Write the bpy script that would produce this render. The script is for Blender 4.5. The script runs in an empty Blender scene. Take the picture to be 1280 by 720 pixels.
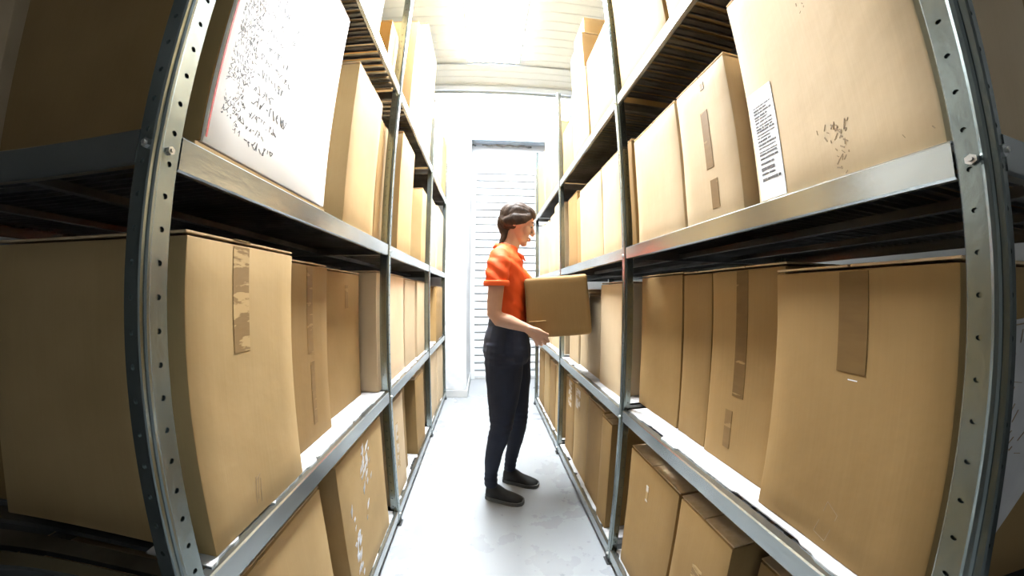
import bpy, bmesh, math, random
from mathutils import Vector, Matrix, noise
R_ = random.Random(7)
C = bpy.context.scene.collection
sc = bpy.context.scene

# ------------------------------------------------------------------ materials
def newmat(name):
    m = bpy.data.materials.new(name); m.use_nodes = True
    nt = m.node_tree; b = nt.nodes['Principled BSDF']
    return m, nt, b
def N(nt, t, **k):
    n = nt.nodes.new(t)
    for a, v in k.items():
        if a.startswith('i_'): n.inputs[a[2:].replace('_', ' ')].default_value = v
        else: setattr(n, a, v)
    return n
def ramp(nt, stops):
    r = nt.nodes.new('ShaderNodeValToRGB')
    while len(r.color_ramp.elements) < len(stops): r.color_ramp.elements.new(0.5)
    for e, (p, c) in zip(r.color_ramp.elements, stops):
        e.position = p; e.color = (*c, 1)
    return r
def noisy(name, c1, c2, scale=8, rough=.7, metal=0, bump=.0, stretch=(1, 1, 1), detail=4, bscale=None, spec=.5, lo=.3, hi=.7):
    m, nt, b = newmat(name); L = nt.links.new
    tc = N(nt, 'ShaderNodeTexCoord'); mp = N(nt, 'ShaderNodeMapping'); mp.inputs['Scale'].default_value = stretch
    L(tc.outputs['Object'], mp.inputs[0])
    n = N(nt, 'ShaderNodeTexNoise', i_Scale=scale, i_Detail=detail); L(mp.outputs[0], n.inputs['Vector'])
    r = ramp(nt, [(lo, c1), (hi, c2)]); L(n.outputs['Fac'], r.inputs[0]); L(r.outputs[0], b.inputs['Base Color'])
    b.inputs['Roughness'].default_value = rough; b.inputs['Metallic'].default_value = metal
    b.inputs['Specular IOR Level'].default_value = spec
    if bump:
        n2 = N(nt, 'ShaderNodeTexNoise', i_Scale=bscale or scale * 3, i_Detail=6); L(mp.outputs[0], n2.inputs['Vector'])
        bp = N(nt, 'ShaderNodeBump', i_Strength=bump, i_Distance=.01); L(n2.outputs['Fac'], bp.inputs['Height']); L(bp.outputs[0], b.inputs['Normal'])
    return m
def card(name, base, dark, var=.12, rough=.75):
    """corrugated cardboard: fibres, faint flute lines, scuffs, a little variation from box to box"""
    m, nt, b = newmat(name); L = nt.links.new
    tc = N(nt, 'ShaderNodeTexCoord'); oi = N(nt, 'ShaderNodeObjectInfo')
    add = N(nt, 'ShaderNodeVectorMath', operation='ADD'); sc_ = N(nt, 'ShaderNodeMath', operation='MULTIPLY'); sc_.inputs[1].default_value = 37
    L(oi.outputs['Random'], sc_.inputs[0]); L(tc.outputs['Object'], add.inputs[0]); L(sc_.outputs[0], add.inputs[1])
    n = N(nt, 'ShaderNodeTexNoise', i_Scale=5., i_Detail=5.); L(add.outputs[0], n.inputs['Vector'])
    mp = N(nt, 'ShaderNodeMapping'); mp.inputs['Scale'].default_value = (60, 60, 1.2); L(add.outputs[0], mp.inputs[0])
    n2 = N(nt, 'ShaderNodeTexNoise', i_Scale=3., i_Detail=3.); L(mp.outputs[0], n2.inputs['Vector'])
    mx = N(nt, 'ShaderNodeMath', operation='MULTIPLY_ADD'); mx.inputs[1].default_value = .18
    L(n2.outputs['Fac'], mx.inputs[0]); 
    m2 = N(nt, 'ShaderNodeMath', operation='MULTIPLY'); m2.inputs[1].default_value = .82; L(n.outputs['Fac'], m2.inputs[0]); L(m2.outputs[0], mx.inputs[2])
    r = ramp(nt, [(.35, dark), (.62, base)]); L(mx.outputs[0], r.inputs[0])
    hs = N(nt, 'ShaderNodeHueSaturation'); L(r.outputs[0], hs.inputs['Color'])
    mr = N(nt, 'ShaderNodeMapRange'); mr.inputs['To Min'].default_value = 1 - var; mr.inputs['To Max'].default_value = 1 + var * .7
    L(oi.outputs['Random'], mr.inputs['Value']); L(mr.outputs[0], hs.inputs['Value'])
    L(hs.outputs[0], b.inputs['Base Color']); b.inputs['Roughness'].default_value = rough; b.inputs['Specular IOR Level'].default_value = .25
    n3 = N(nt, 'ShaderNodeTexNoise', i_Scale=14., i_Detail=3.); L(add.outputs[0], n3.inputs['Vector'])
    sm = N(nt, 'ShaderNodeMath', operation='ADD'); L(n3.outputs['Fac'], sm.inputs[0])
    sq = N(nt, 'ShaderNodeMath', operation='MULTIPLY'); sq.inputs[1].default_value = .08; L(n2.outputs['Fac'], sq.inputs[0]); L(sq.outputs[0], sm.inputs[1])
    bp = N(nt, 'ShaderNodeBump', i_Strength=.13, i_Distance=.01); L(sm.outputs[0], bp.inputs['Height']); L(bp.outputs[0], b.inputs['Normal'])
    return m
CARD = card('cardboard', (.34, .212, .083), (.295, .18, .068))
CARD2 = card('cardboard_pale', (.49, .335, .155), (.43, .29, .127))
CARD3 = card('cardboard_lit', (.62, .475, .30), (.56, .42, .255))  # paler copy: stronger light on upper and far boxes put into the colour
CARDW = noisy('white_printed_cardboard', (.84, .82, .78), (.88, .86, .83), 3, .6, bump=.05)
CARDED = noisy('cardboard_cut_edge', (.62, .44, .24), (.72, .55, .34), 60, .8)
DARKGAP = noisy('flap_gap', (.06, .035, .015), (.09, .05, .02), 20, .9)
INK = noisy('ink', (.05, .045, .045), (.12, .11, .11), 90, .7)
GREYINK = noisy('faded_ink', (.25, .17, .09), (.36, .25, .14), 90, .7)
RED = noisy('red_print', (.45, .05, .04), (.55, .09, .06), 40, .7)
PAPER = noisy('paper', (.74, .75, .78), (.82, .83, .86), 12, .6, bump=.1)
PAPERG = noisy('scribbled_paper', (.52, .50, .50), (.74, .71, .68), 7, .6, bump=.2)
def tape_mat(name, c1, c2, cardc, patch):
    m, nt, b = newmat(name); L = nt.links.new
    tc = N(nt, 'ShaderNodeTexCoord'); mp = N(nt, 'ShaderNodeMapping'); mp.inputs['Scale'].default_value = (14, 14, 60)
    L(tc.outputs['Object'], mp.inputs[0])
    n = N(nt, 'ShaderNodeTexNoise', i_Scale=1., i_Detail=4.); L(mp.outputs[0], n.inputs['Vector'])
    r = ramp(nt, [(0, cardc), (patch, cardc), (min(patch + .04, .98), c1), (1, c2)]); r.color_ramp.elements[0].position = 0
    L(n.outputs['Fac'], r.inputs[0]); L(r.outputs[0], b.inputs['Base Color'])
    b.inputs['Roughness'].default_value = .6; b.inputs['Specular IOR Level'].default_value = .2
    return m
TAPE = tape_mat('brown_tape', (.165, .095, .033), (.21, .125, .045), (.32, .20, .08), .30)
TAPET = tape_mat('torn_tape', (.25, .155, .065), (.31, .20, .085), (.47, .32, .145), .46)
TAPEP = tape_mat('pale_tape', (.22, .13, .05), (.26, .16, .065), (.32, .20, .08), .36)
TAPEW = tape_mat('shiny_torn_tape', (.60, .52, .42), (.80, .76, .70), (.44, .29, .125), .47)
STEEL = noisy('galvanised_steel', (.20, .235, .23), (.34, .39, .38), 5, .27, metal=.95, bump=.08, stretch=(1, 1, .6), bscale=40)
STEELB = noisy('galvanised_beam', (.28, .30, .30), (.46, .49, .48), 3, .22, metal=.93, bump=.05, stretch=(.7, .7, 2), bscale=30)
SLAT = noisy('dull_steel_slat', (.10, .10, .10), (.26, .26, .25), 6, .32, metal=.85)
BOLT = noisy('bolt_zinc', (.5, .5, .48), (.7, .7, .68), 30, .3, metal=.9)
RUB = noisy('black_foot', (.02, .02, .02), (.04, .04, .04), 20, .6)
LINER = noisy('white_liner_board', (.36, .355, .35), (.60, .60, .60), 16, .6, bump=.3, bscale=22)
WHITE = noisy('white_wall_paint', (.56, .58, .60), (.62, .64, .66), 2, .6, bump=.04)
GREYW = noisy('grey_wall_paint', (.17, .17, .165), (.22, .22, .215), 2, .8)
CEIL = noisy('white_ceiling_sheet', (.50, .585, .67), (.55, .64, .73), 3, .5)
SHUT = noisy('white_shutter_paint', (.60, .62, .64), (.66, .68, .70), 3, .45)
BASEB = noisy('grey_skirting', (.42, .43, .43), (.5, .51, .51), 8, .6)

def floor_mat():
    m, nt, b = newmat('polished_concrete'); L = nt.links.new
    tc = N(nt, 'ShaderNodeTexCoord')
    n = N(nt, 'ShaderNodeTexNoise', i_Scale=1.6, i_Detail=8., i_Roughness=.6); L(tc.outputs['Object'], n.inputs['Vector'])
    r = ramp(nt, [(.3, (.285, .30, .315)), (.7, (.325, .34, .355))]); L(n.outputs['Fac'], r.inputs[0])
    v = N(nt, 'ShaderNodeTexNoise', i_Scale=22., i_Detail=2.); L(tc.outputs['Object'], v.inputs['Vector'])
    r2 = ramp(nt, [(.27, (.7, .7, .7)), (.33, (1, 1, 1))]); L(v.outputs['Fac'], r2.inputs[0])
    mx = N(nt, 'ShaderNodeMix', data_type='RGBA', blend_type='MULTIPLY'); mx.inputs[0].default_value = .8
    L(r.outputs[0], mx.inputs[6]); L(r2.outputs[0], mx.inputs[7]); L(mx.outputs[2], b.inputs['Base Color'])
    rr = N(nt, 'ShaderNodeMapRange'); rr.inputs['To Min'].default_value = .16; rr.inputs['To Max'].default_value = .42
    L(n.outputs['Fac'], rr.inputs['Value']); L(rr.outputs[0], b.inputs['Roughness'])
    return m
FLOOR = floor_mat()
def emit(name, col, s):
    m, nt, b = newmat(name)
    b.inputs['Base Color'].default_value = (.9, .9, .9, 1); b.inputs['Emission Color'].default_value = (*col, 1); b.inputs['Emission Strength'].default_value = s
    return m

# ------------------------------------------------------------------ helpers
def tag(o, label=None, cat=None, group=None, kind=None):
    if label: o['label'] = label
    if cat: o['category'] = cat
    if group: o['group'] = group
    if kind: o['kind'] = kind
    return o
def empty(name, loc, rz=0):
    o = bpy.data.objects.new(name, None); C.objects.link(o); o.location = loc; o.rotation_euler = (0, 0, rz); o.empty_display_size = .1
    return o
def obj(name, bm, mat, parent=None, loc=(0, 0, 0), rot=None, smooth=False):
    me = bpy.data.meshes.new(name)
    bmesh.ops.recalc_face_normals(bm, faces=bm.faces)
    bm.to_mesh(me); bm.free()
    for m in (mat if isinstance(mat, (list, tuple)) else [mat]): me.materials.append(m)
    if smooth: me.shade_smooth()
    o = bpy.data.objects.new(name, me); C.objects.link(o)
    o.location = loc
    if rot: o.rotation_euler = rot
    if parent: o.parent = parent
    return o
def box(bm, x0, x1, y0, y1, z0, z1, mi=0, bev=0, M=None):
    vs = [bm.verts.new(((x0, x1)[i & 1], (y0, y1)[i >> 1 & 1], (z0, z1)[i >> 2 & 1])) for i in range(8)]
    fs = [bm.faces.new([vs[k] for k in q]) for q in ((0, 2, 3, 1), (4, 5, 7, 6), (0, 1, 5, 4), (2, 6, 7, 3), (0, 4, 6, 2), (1, 3, 7, 5))]
    for f in fs: f.material_index = mi
    if M: bmesh.ops.transform(bm, matrix=M, verts=vs)
    if bev:
        es = list({e for f in fs for e in f.edges})
        bmesh.ops.bevel(bm, geom=es, offset=bev, segments=2, affect='EDGES', material=-1)
    return vs
def cyl(bm, p, q, r, n=10, r2=None, mi=0):
    p = Vector(p); q = Vector(q); d = q - p
    M = Matrix.Translation((p + q) / 2) @ d.to_track_quat('Z', 'Y').to_matrix().to_4x4()
    res = bmesh.ops.create_cone(bm, cap_ends=True, segments=n, radius1=r, radius2=r if r2 is None else r2, depth=d.length, matrix=M)
    for f in {f for v in res['verts'] for f in v.link_faces}: f.material_index = mi

# ------------------------------------------------------------------ room
XL, XR, YB, YF, ZC = -2.05, 2.1, -2.4, 4.5, 3.3
def struct(name, bm, mat, **k):
    o = obj(name, bm, mat, **k); o['kind'] = 'structure'; return o
bm = bmesh.new(); box(bm, XL, XR, YB, YF + .3, -.08, 0); struct('floor', bm, FLOOR)
# corrugated ceiling sheet: ribs run across the aisle
bm = bmesh.new(); prof = []
y = YB
while y < YF + .3:
    for dy, dz in ((0, 0), (.028, 0), (.036, -.007), (.064, -.007), (.072, 0)): prof.append((y + dy, ZC + dz))
    y += .10
v0 = [bm.verts.new((XL, a, b)) for a, b in prof]; v1 = [bm.verts.new((XR, a, b)) for a, b in prof]
for i in range(len(prof) - 1): bm.faces.new((v0[i], v0[i + 1], v1[i + 1], v1[i]))
box(bm, XL, XR, YB, YF + .3, ZC + .02, ZC + .08)
struct('ceiling', bm, CEIL)
bm = bmesh.new(); box(bm, XL, XR, 3.05, 3.13, ZC - .03, ZC - .01); box(bm, XL, XR, 2.72, 2.75, ZC - .022, ZC - .01); box(bm, XL, XR, 3.7, 3.73, ZC - .022, ZC - .01)
struct('trim_1', bm, CEIL)
bm = bmesh.new(); box(bm, XL - .1, XL, YB, YF + .3, 0, ZC); struct('wall_left', bm, GREYW)
bm = bmesh.new(); box(bm, XR, XR + .1, YB, YF + .3, 0, ZC); struct('wall_right', bm, GREYW)
bm = bmesh.new(); box(bm, XL, XR, YB - .1, YB, 0, ZC); struct('wall_back', bm, GREYW)
bm = bmesh.new()
box(bm, XL, -.24, YF, YF + .2, 0, ZC); box(bm, .95, XR, YF, YF + .2, 0, ZC); box(bm, -.24, .95, YF, YF + .2, 2.85, ZC)
struct('wall_front', bm, WHITE)
# wall pier left of the shutter, its face wrapped in wrinkled white sheeting
bm = bmesh.new()
ny, nz = 24, 90
def wr(u, v): return -.004 + .004 * math.sin(9 * (v * 2.2 + u * 1.6) + 2.5 * noise.noise(Vector((u * 6, v * 3, 1)))) * (.4 + .6 * abs(noise.noise(Vector((u * 4, v * 2, 5)))))
x0, x1 = -.62, -.215
gv = [[bm.verts.new((x0 + (x1 - x0) * i / ny, 3.66 + wr(i / ny, j / nz * 6), .09 + 3.12 * j / nz)) for i in range(ny + 1)] for j in range(nz + 1)]
for j in range(nz):
    for i in range(ny): bm.faces.new((gv[j][i], gv[j][i + 1], gv[j + 1][i + 1], gv[j + 1][i]))
box(bm, x0, x1 - .004, 3.685, 4.5, 0, ZC - .01)
o = struct('wall_pier', bm, WHITE, smooth=False)
bm = bmesh.new(); box(bm, x0, x1 + .012, 3.63, 3.69, 0, .085, bev=.004); box(bm, x1 - .003, x1 + .012, 3.69, 4.49, 0, .085)
struct('baseboard_left', bm, BASEB)
# roller shutter door
sh = empty('door_1', (.35, YF - .02, 0)); sh['kind'] = 'structure'
bm = bmesh.new(); z = .02
while z < 2.85:
    zs = [(z, .0), (z + .004, .030), (z + .03, .034), (z + .085, .016), (z + .104, .0)]
    a = [bm.verts.new((-.56, -d, zz)) for zz, d in zs]; b_ = [bm.verts.new((.58, -d, zz)) for zz, d in zs]
    for i in range(4): bm.faces.new((a[i], b_[i], b_[i + 1], a[i + 1]))
    z += .104
box(bm, -.56, .58, .0, .02, 0, 2.9)
obj('shutter_curtain', bm, SHUT, sh)
bm = bmesh.new(); box(bm, -.56, -.50, -.05, .0, 0, 2.9, bev=.004); obj('guide_rail', bm, SHUT, sh)
bm = bmesh.new(); box(bm, .52, .58, -.05, .0, 0, 2.9, bev=.004); obj('guide_rail', bm, SHUT, sh)
bm = bmesh.new(); box(bm, -.56, .58, -.035, .0, 0, .045, bev=.006); obj('bottom_bar', bm, BASEB, sh)
# dark sagging pipe lagging near the head of the end wall
for k, (xa, xb) in enumerate(((-.42, -.165), (-.08, .62))):
    bm = bmesh.new(); n = 14; pr = None
    for i in range(n):
        xx = xa + (xb - xa) * i / n; xn = xa + (xb - xa) * (i + 1) / n
        za = 3.245 + .008 * math.sin(i * 1.7 + k); zb = 3.245 + .008 * math.sin((i + 1) * 1.7 + k)
        cyl(bm, (xx, 0, za), (xn, 0, zb), .009 + .005 * abs(math.sin(i * 2.1)), 8)
    lab = ('short dark ragged pipe under the ceiling at the far end, left piece', 'long dark ragged pipe under the ceiling at the far end, right piece')[k]
    tag(obj('ceiling_pipe', bm, SLAT, loc=(0, 4.44, 0)), lab, 'pipe', 'dark pipes across the end wall')

# ceiling light over the aisle, plus two added glowing panels
def ceiling_light(x0, x1, y0, y1, s, label):
    t = empty('ceiling_light', ((x0 + x1) / 2, (y0 + y1) / 2, ZC - .012)); a, b = (x1 - x0) / 2, (y1 - y0) / 2
    tag(t, label, 'ceiling light', 'ceiling lights over the aisle')
    bm = bmesh.new(); f = .018
    box(bm, -a, a, -b, -b + f, -.03, 0); box(bm, -a, a, b - f, b, -.03, 0); box(bm, -a, -a + f, -b + f, b - f, -.03, 0); box(bm, a - f, a, -b + f, b - f, -.03, 0)
    obj('light_frame', bm, CEIL, t)
    bm = bmesh.new(); box(bm, -a + f, a - f, -b + f, b - f, -.022, -.004)
    obj('diffuser', bm, emit('diffuser_light', (.91, .96, 1), s), t)
LS = 86.0
ceiling_light(-.215, .28, 1.36, 2.66, LS, 'big glowing white ceiling panel above the aisle, at the top of the photo')
ceiling_light(-.30, 1.1, -1.9, -.7, .55, 'unseen dim fill panel added under the ceiling behind the camera')  # added out of view as fill for box ends and steel shine
ceiling_light(-.60, .98, 3.16, 4.3, LS * .06, 'added glowing panel whitening the ceiling close to the roller shutter at the far end')  # added glow to whiten the far ceiling, no fixture visible there

# ------------------------------------------------------------------ racks
def holed_strip(bm, a, b, z0, z1, nrm, pitch=.045, r=.0042, thick=.0016):
    """vertical strip from plan point a to b, one punched hole per pitch"""
    a = Vector((*a, 0)); b = Vector((*b, 0)); d = (b - a); w = d.length; d.normalize(); n = Vector((*nrm, 0)) * thick
    nz = int((z1 - z0) / pitch); pz = (z1 - z0) / nz
    for k in range(nz):
        zb = z0 + k * pz; c = a + d * w * .5 + Vector((0, 0, zb + pz / 2))
        outer = []; inner = []
        for i in range(8):
            an = math.pi / 8 + i * math.pi / 4
            inner.append(c + d * r * math.cos(an) + Vector((0, 0, r * math.sin(an))))
            ux = math.cos(an); uz = math.sin(an); s = max(abs(ux), abs(uz))
            outer.append(c + d * (w / 2) * (ux / s if abs(ux) >= abs(uz) else (1 if ux > 0 else -1) * abs(ux) / s) + Vector((0, 0, pz / 2 * uz / s)))
        # corners
        O = []
        for i in range(8):
            O.append(outer[i])
        corners = {0: (1, 1), 2: (-1, 1), 4: (-1, -1), 6: (1, -1)}
        vi = [bm.verts.new(p) for p in inner]; vo = [bm.verts.new(p) for p in O]
        vin = [bm.verts.new(p - n) for p in inner]
        for i in range(8):
            j = (i + 1) % 8
            bm.faces.new((vi[i], vi[j], vin[j], vin[i]))
            if i in corners:
                sx, sz = corners[i]
                vc = bm.verts.new(c + d * (w / 2 * sx) + Vector((0, 0, pz / 2 * sz)))
                bm.faces.new((vi[i], vo[i], vc, vo[j], vi[j]))
            else: bm.faces.new((vi[i], vo[i], vo[j], vi[j]))
def post(parent, x, y, s, z1, w=.037, hr=.0042, ydir=1, near=True, name='post'):
    """upright: angle section; s=+1 rack lies towards -x (left rack), s=-1 rack lies towards +x"""
    bm = bmesh.new(); z0 = .0; hz = z1 / 2
    e = 1 if ydir > 0 else -1
    # flange across the end (in x), facing the camera side
    def P(u, v): return (x - s * u, y + e * v)
    holed_strip(bm, P(w, 0), P(.010, 0), z0, z1, (0, -e), r=hr)
    holed_strip(bm, P(0, .010), P(0, w), z0, z1, (s, 0), r=hr)
    def wall(pts):
        for (p, q) in zip(pts, pts[1:]):
            v = [bm.verts.new((p[0], p[1], z0)), bm.verts.new((q[0], q[1], z0)), bm.verts.new((q[0], q[1], z1)), bm.verts.new((p[0], p[1], z1))]
            bm.faces.new(v)
    wall([P(.010, 0), P(.0085, -.003), P(.005, -.0042), P(.0025, -.003), P(.0022, .0015), P(.0005, .0018), P(-.002, .0035), P(-.0025, .007), P(0, .010)])
    wall([P(w, 0), P(w + .0015, .0015), P(w, .006)])
    wall([P(0, w), P(.0015, w + .0015), P(.006, w)])
    # thin returns so the section has body
    wall([P(w, .0022), P(.0035, .0022), P(.0035, w)])
    o = obj(name, bm, STEEL, parent)
    bm = bmesh.new(); cx, cy = P(.016, .016)
    box(bm, cx - .026, cx + .026, cy - .026, cy + .026, 0, .006, bev=.002); box(bm, cx - .019, cx + .019, cy - .019, cy + .019, .006, .03, bev=.003)
    f = obj('foot', bm, RUB, o)
    return o
def beam(parent, x0, y0, x1, y1, ztop, h=.05, inn=(0, 0), mat=None, lip=.022):
    """rolled steel beam with top and bottom lips, outer face along the line p0-p1"""
    bm = bmesh.new(); n = Vector((*inn, 0))
    prof = [(lip, -.006), (lip, 0), (.003, 0), (0, -.003), (0, -h + .003), (.003, -h), (lip * .6, -h), (lip * .6, -h + .002), (.004, -h + .002), (.002, -h + .004), (.002, -.004), (.004, -.002), (lip - .002, -.002), (lip - .002, -.006)]
    a = [bm.verts.new(Vector((x0, y0, ztop)) + n * u + Vector((0, 0, v))) for u, v in prof]
    b = [bm.verts.new(Vector((x1, y1, ztop)) + n * u + Vector((0, 0, v))) for u, v in prof]
    k = len(prof)
    for i in range(k): bm.faces.new((a[i], a[(i + 1) % k], b[(i + 1) % k], b[i]))
    bm.faces.new(a); bm.faces.new(b[::-1])
    return obj('beam', bm, mat or STEELB, parent)
def deck(parent, xa, xb, ya, yb, z, pitch=.046, w=.027):
    bm = bmesh.new(); y = ya + .03
    while y < yb - .02:
        # folded slat: flat top with two down-turned edges
        pr = [(0, 0), (w, 0), (w, -.009), (w - .003, -.009), (w - .003, -.002), (.003, -.002), (.003, -.009), (0, -.009)]
        a = [bm.verts.new((xa, y + u, z - .003 + v)) for u, v in pr]; b = [bm.verts.new((xb, y + u, z - .003 + v)) for u, v in pr]
        for i in range(8): bm.faces.new((a[i], a[(i + 1) % 8], b[(i + 1) % 8], b[i]))
        bm.faces.new(a); bm.faces.new(b[::-1]); y += pitch
    for t in (.33, .66):
        xx = xa + (xb - xa) * t; box(bm, xx - .012, xx + .012, ya, yb, z - .03, z - .0125)
    return obj('shelf_deck', bm, SLAT, parent)
def liner(parent, xf, xb, ya, yb, z, s):
    """white board on the deck with a ragged front edge"""
    bm = bmesh.new(); n = int((yb - ya) / .012); top = []; 
    rr = random.Random(int(ya * 100) + int(z * 1000))
    pf = []; off = 0
    for i in range(n + 1):
        if rr.random() < .18: off = rr.uniform(0, .012) if rr.random() < .7 else rr.uniform(.0, .025)
        pf.append((xf + s * (-off - rr.uniform(0, .0015)), ya + (yb - ya) * i / n))
    for i in range(n):
        (a, ya_), (b, yb_) = pf[i], pf[i + 1]
        v = [bm.verts.new((a, ya_, z + .0035)), bm.verts.new((b, yb_, z + .0035)), bm.verts.new((xb, yb_, z + .0035)), bm.verts.new((xb, ya_, z + .0035)),
             bm.verts.new((a, ya_, z + .0003)), bm.verts.new((b, yb_, z + .0003)), bm.verts.new((xb, yb_, z + .0003)), bm.verts.new((xb, ya_, z + .0003))]
        bm.faces.new(v[:4]); bm.faces.new((v[7], v[6], v[5], v[4])); bm.faces.new((v[0], v[4], v[5], v[1])); bm.faces.new((v[2], v[6], v[7], v[3]))
    return obj('shelf_liner', bm, LINER, parent)

def bolt(bm, p, axis, r=.006):
    a = Vector(axis); p = Vector(p); cyl(bm, p - a * .002, p + a * .005, r, 6); cyl(bm, p + a * .005, p + a * .008, r * .45, 8)

LEV_L = [.085, .712, 1.380, 2.178]
LEV_R = [.075, .720, 1.334, 1.962]
XA, XB_ = -.440, .511
def rack(side):
    L = side == 'left'; s = 1 if L else -1
    x = XA if L else XB_
    ys = [.338, 1.470, 2.575, 3.56] if L else [.150, 1.150, 2.235, 3.36]
    zt = 2.98 if L else 2.68
    dep = 1.16 if L else .82
    xb = x - s * dep
    t = empty('shelving_rack', (x, ys[0], 0))
    tag(t, ('long galvanised steel shelving rack standing left of the aisle' if L else 'long galvanised steel shelving rack standing right of the aisle'), 'shelving rack', 'steel racks either side of the aisle')
    def loc(o): o.matrix_parent_inverse = Matrix.Translation((-x, -ys[0], 0)); return o
    lev = LEV_L if L else LEV_R
    w = .037 if L else .030
    for i, y in enumerate(ys):
        first = i == 0
        if L and i >= 2: zt = 2.62
        yy = y; yd = 1
        o = post(t, x, yy, s, zt, w=w, hr=.0042 if L else .003, ydir=yd); loc(o)
        o2 = post(t, xb, yy, -s, zt, w=w, ydir=yd); loc(o2)
    for k, z in enumerate(lev):
        h = .052 if k else .05
        if not L and k: h = .046
        for i in range(3):
            ya, yb = ys[i] + .004, ys[i + 1] + .002
            loc(beam(t, x - s * .001, ya + (w if i == 0 else w * .3), x - s * .001, yb, z, h, (-s, 0)))
            loc(beam(t, xb + s * .001, ya, xb + s * .001, yb, z, h, (s, 0)))
            loc(deck(t, x - s * .004, xb + s * .004, ya, yb, z - .002))
            if (k <= 1): loc(liner(t, x - s * (.013 if not L else .011), x - s * .15, ya + .06, yb - .01, z, s))
        # end beam facing the camera, and cross beams at the inner posts
        loc(beam(t, x - s * w, ys[0] - .001, xb + s * w, ys[0] - .001, z, h, (0, 1)))
        for y in ys[1:]:
            loc(beam(t, x - s * w, y + .04, xb + s * w, y + .04, z - .004, h * .8, (0, 1), SLAT))
    # bolts at the near post
    bm = bmesh.new()
    for k, z in enumerate(lev):
        for i, y in enumerate(ys):
            bolt(bm, (x - s * w * .5, y, z - .025), (0, -1, 0), .007)
            bolt(bm, (x, y + w * .55, z - .03), (s, 0, 0), .006)
    b = obj('bolts', bm, BOLT, t); b['kind'] = 'stuff'; b.name = 'bolt_set'; loc(b)
    return t
rack('left'); rack('right')

# ------------------------------------------------------------------ boxes
from mathutils.bvhtree import BVHTree
SURF = {}
def surf_x(o, s, y, z):
    """x of the carton's aisle face at (y, z), so tape, labels and ink lie on the board"""
    if o.name not in SURF:
        SURF[o.name] = BVHTree.FromPolygons([v.co.copy() for v in o.data.vertices], [tuple(p.vertices) for p in o.data.polygons])
    hit = SURF[o.name].ray_cast(Vector((-s * 2, y, z)), Vector((s, 0, 0)))
    lim = max(abs(v.co.x) for v in o.data.vertices)
    return hit[0].x if hit[0] is not None else -s * lim
def patch(o, s, y0, y1, z0, z1, mat, name, th=.0008, ny=4, nz=10):
    bm = bmesh.new(); A = []; B = []
    for j in range(nz + 1):
        ra = []; rb = []
        for i in range(ny + 1):
            y = y0 + (y1 - y0) * i / ny; z = z0 + (z1 - z0) * j / nz; x = surf_x(o, s, y, z)
            ra.append(bm.verts.new((x - s * th, y, z))); rb.append(bm.verts.new((x + s * .001, y, z)))
        A.append(ra); B.append(rb)
    for j in range(nz):
        for i in range(ny):
            bm.faces.new((A[j][i], A[j][i + 1], A[j + 1][i + 1], A[j + 1][i])); bm.faces.new((B[j][i], B[j + 1][i], B[j + 1][i + 1], B[j][i + 1]))
    for j in range(nz):
        for i in (0, ny): bm.faces.new((A[j][i], A[j + 1][i], B[j + 1][i], B[j][i]))
    for i in range(ny):
        for j in (0, nz): bm.faces.new((A[j][i], A[j][i + 1], B[j][i + 1], B[j][i]))
    return bm
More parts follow.
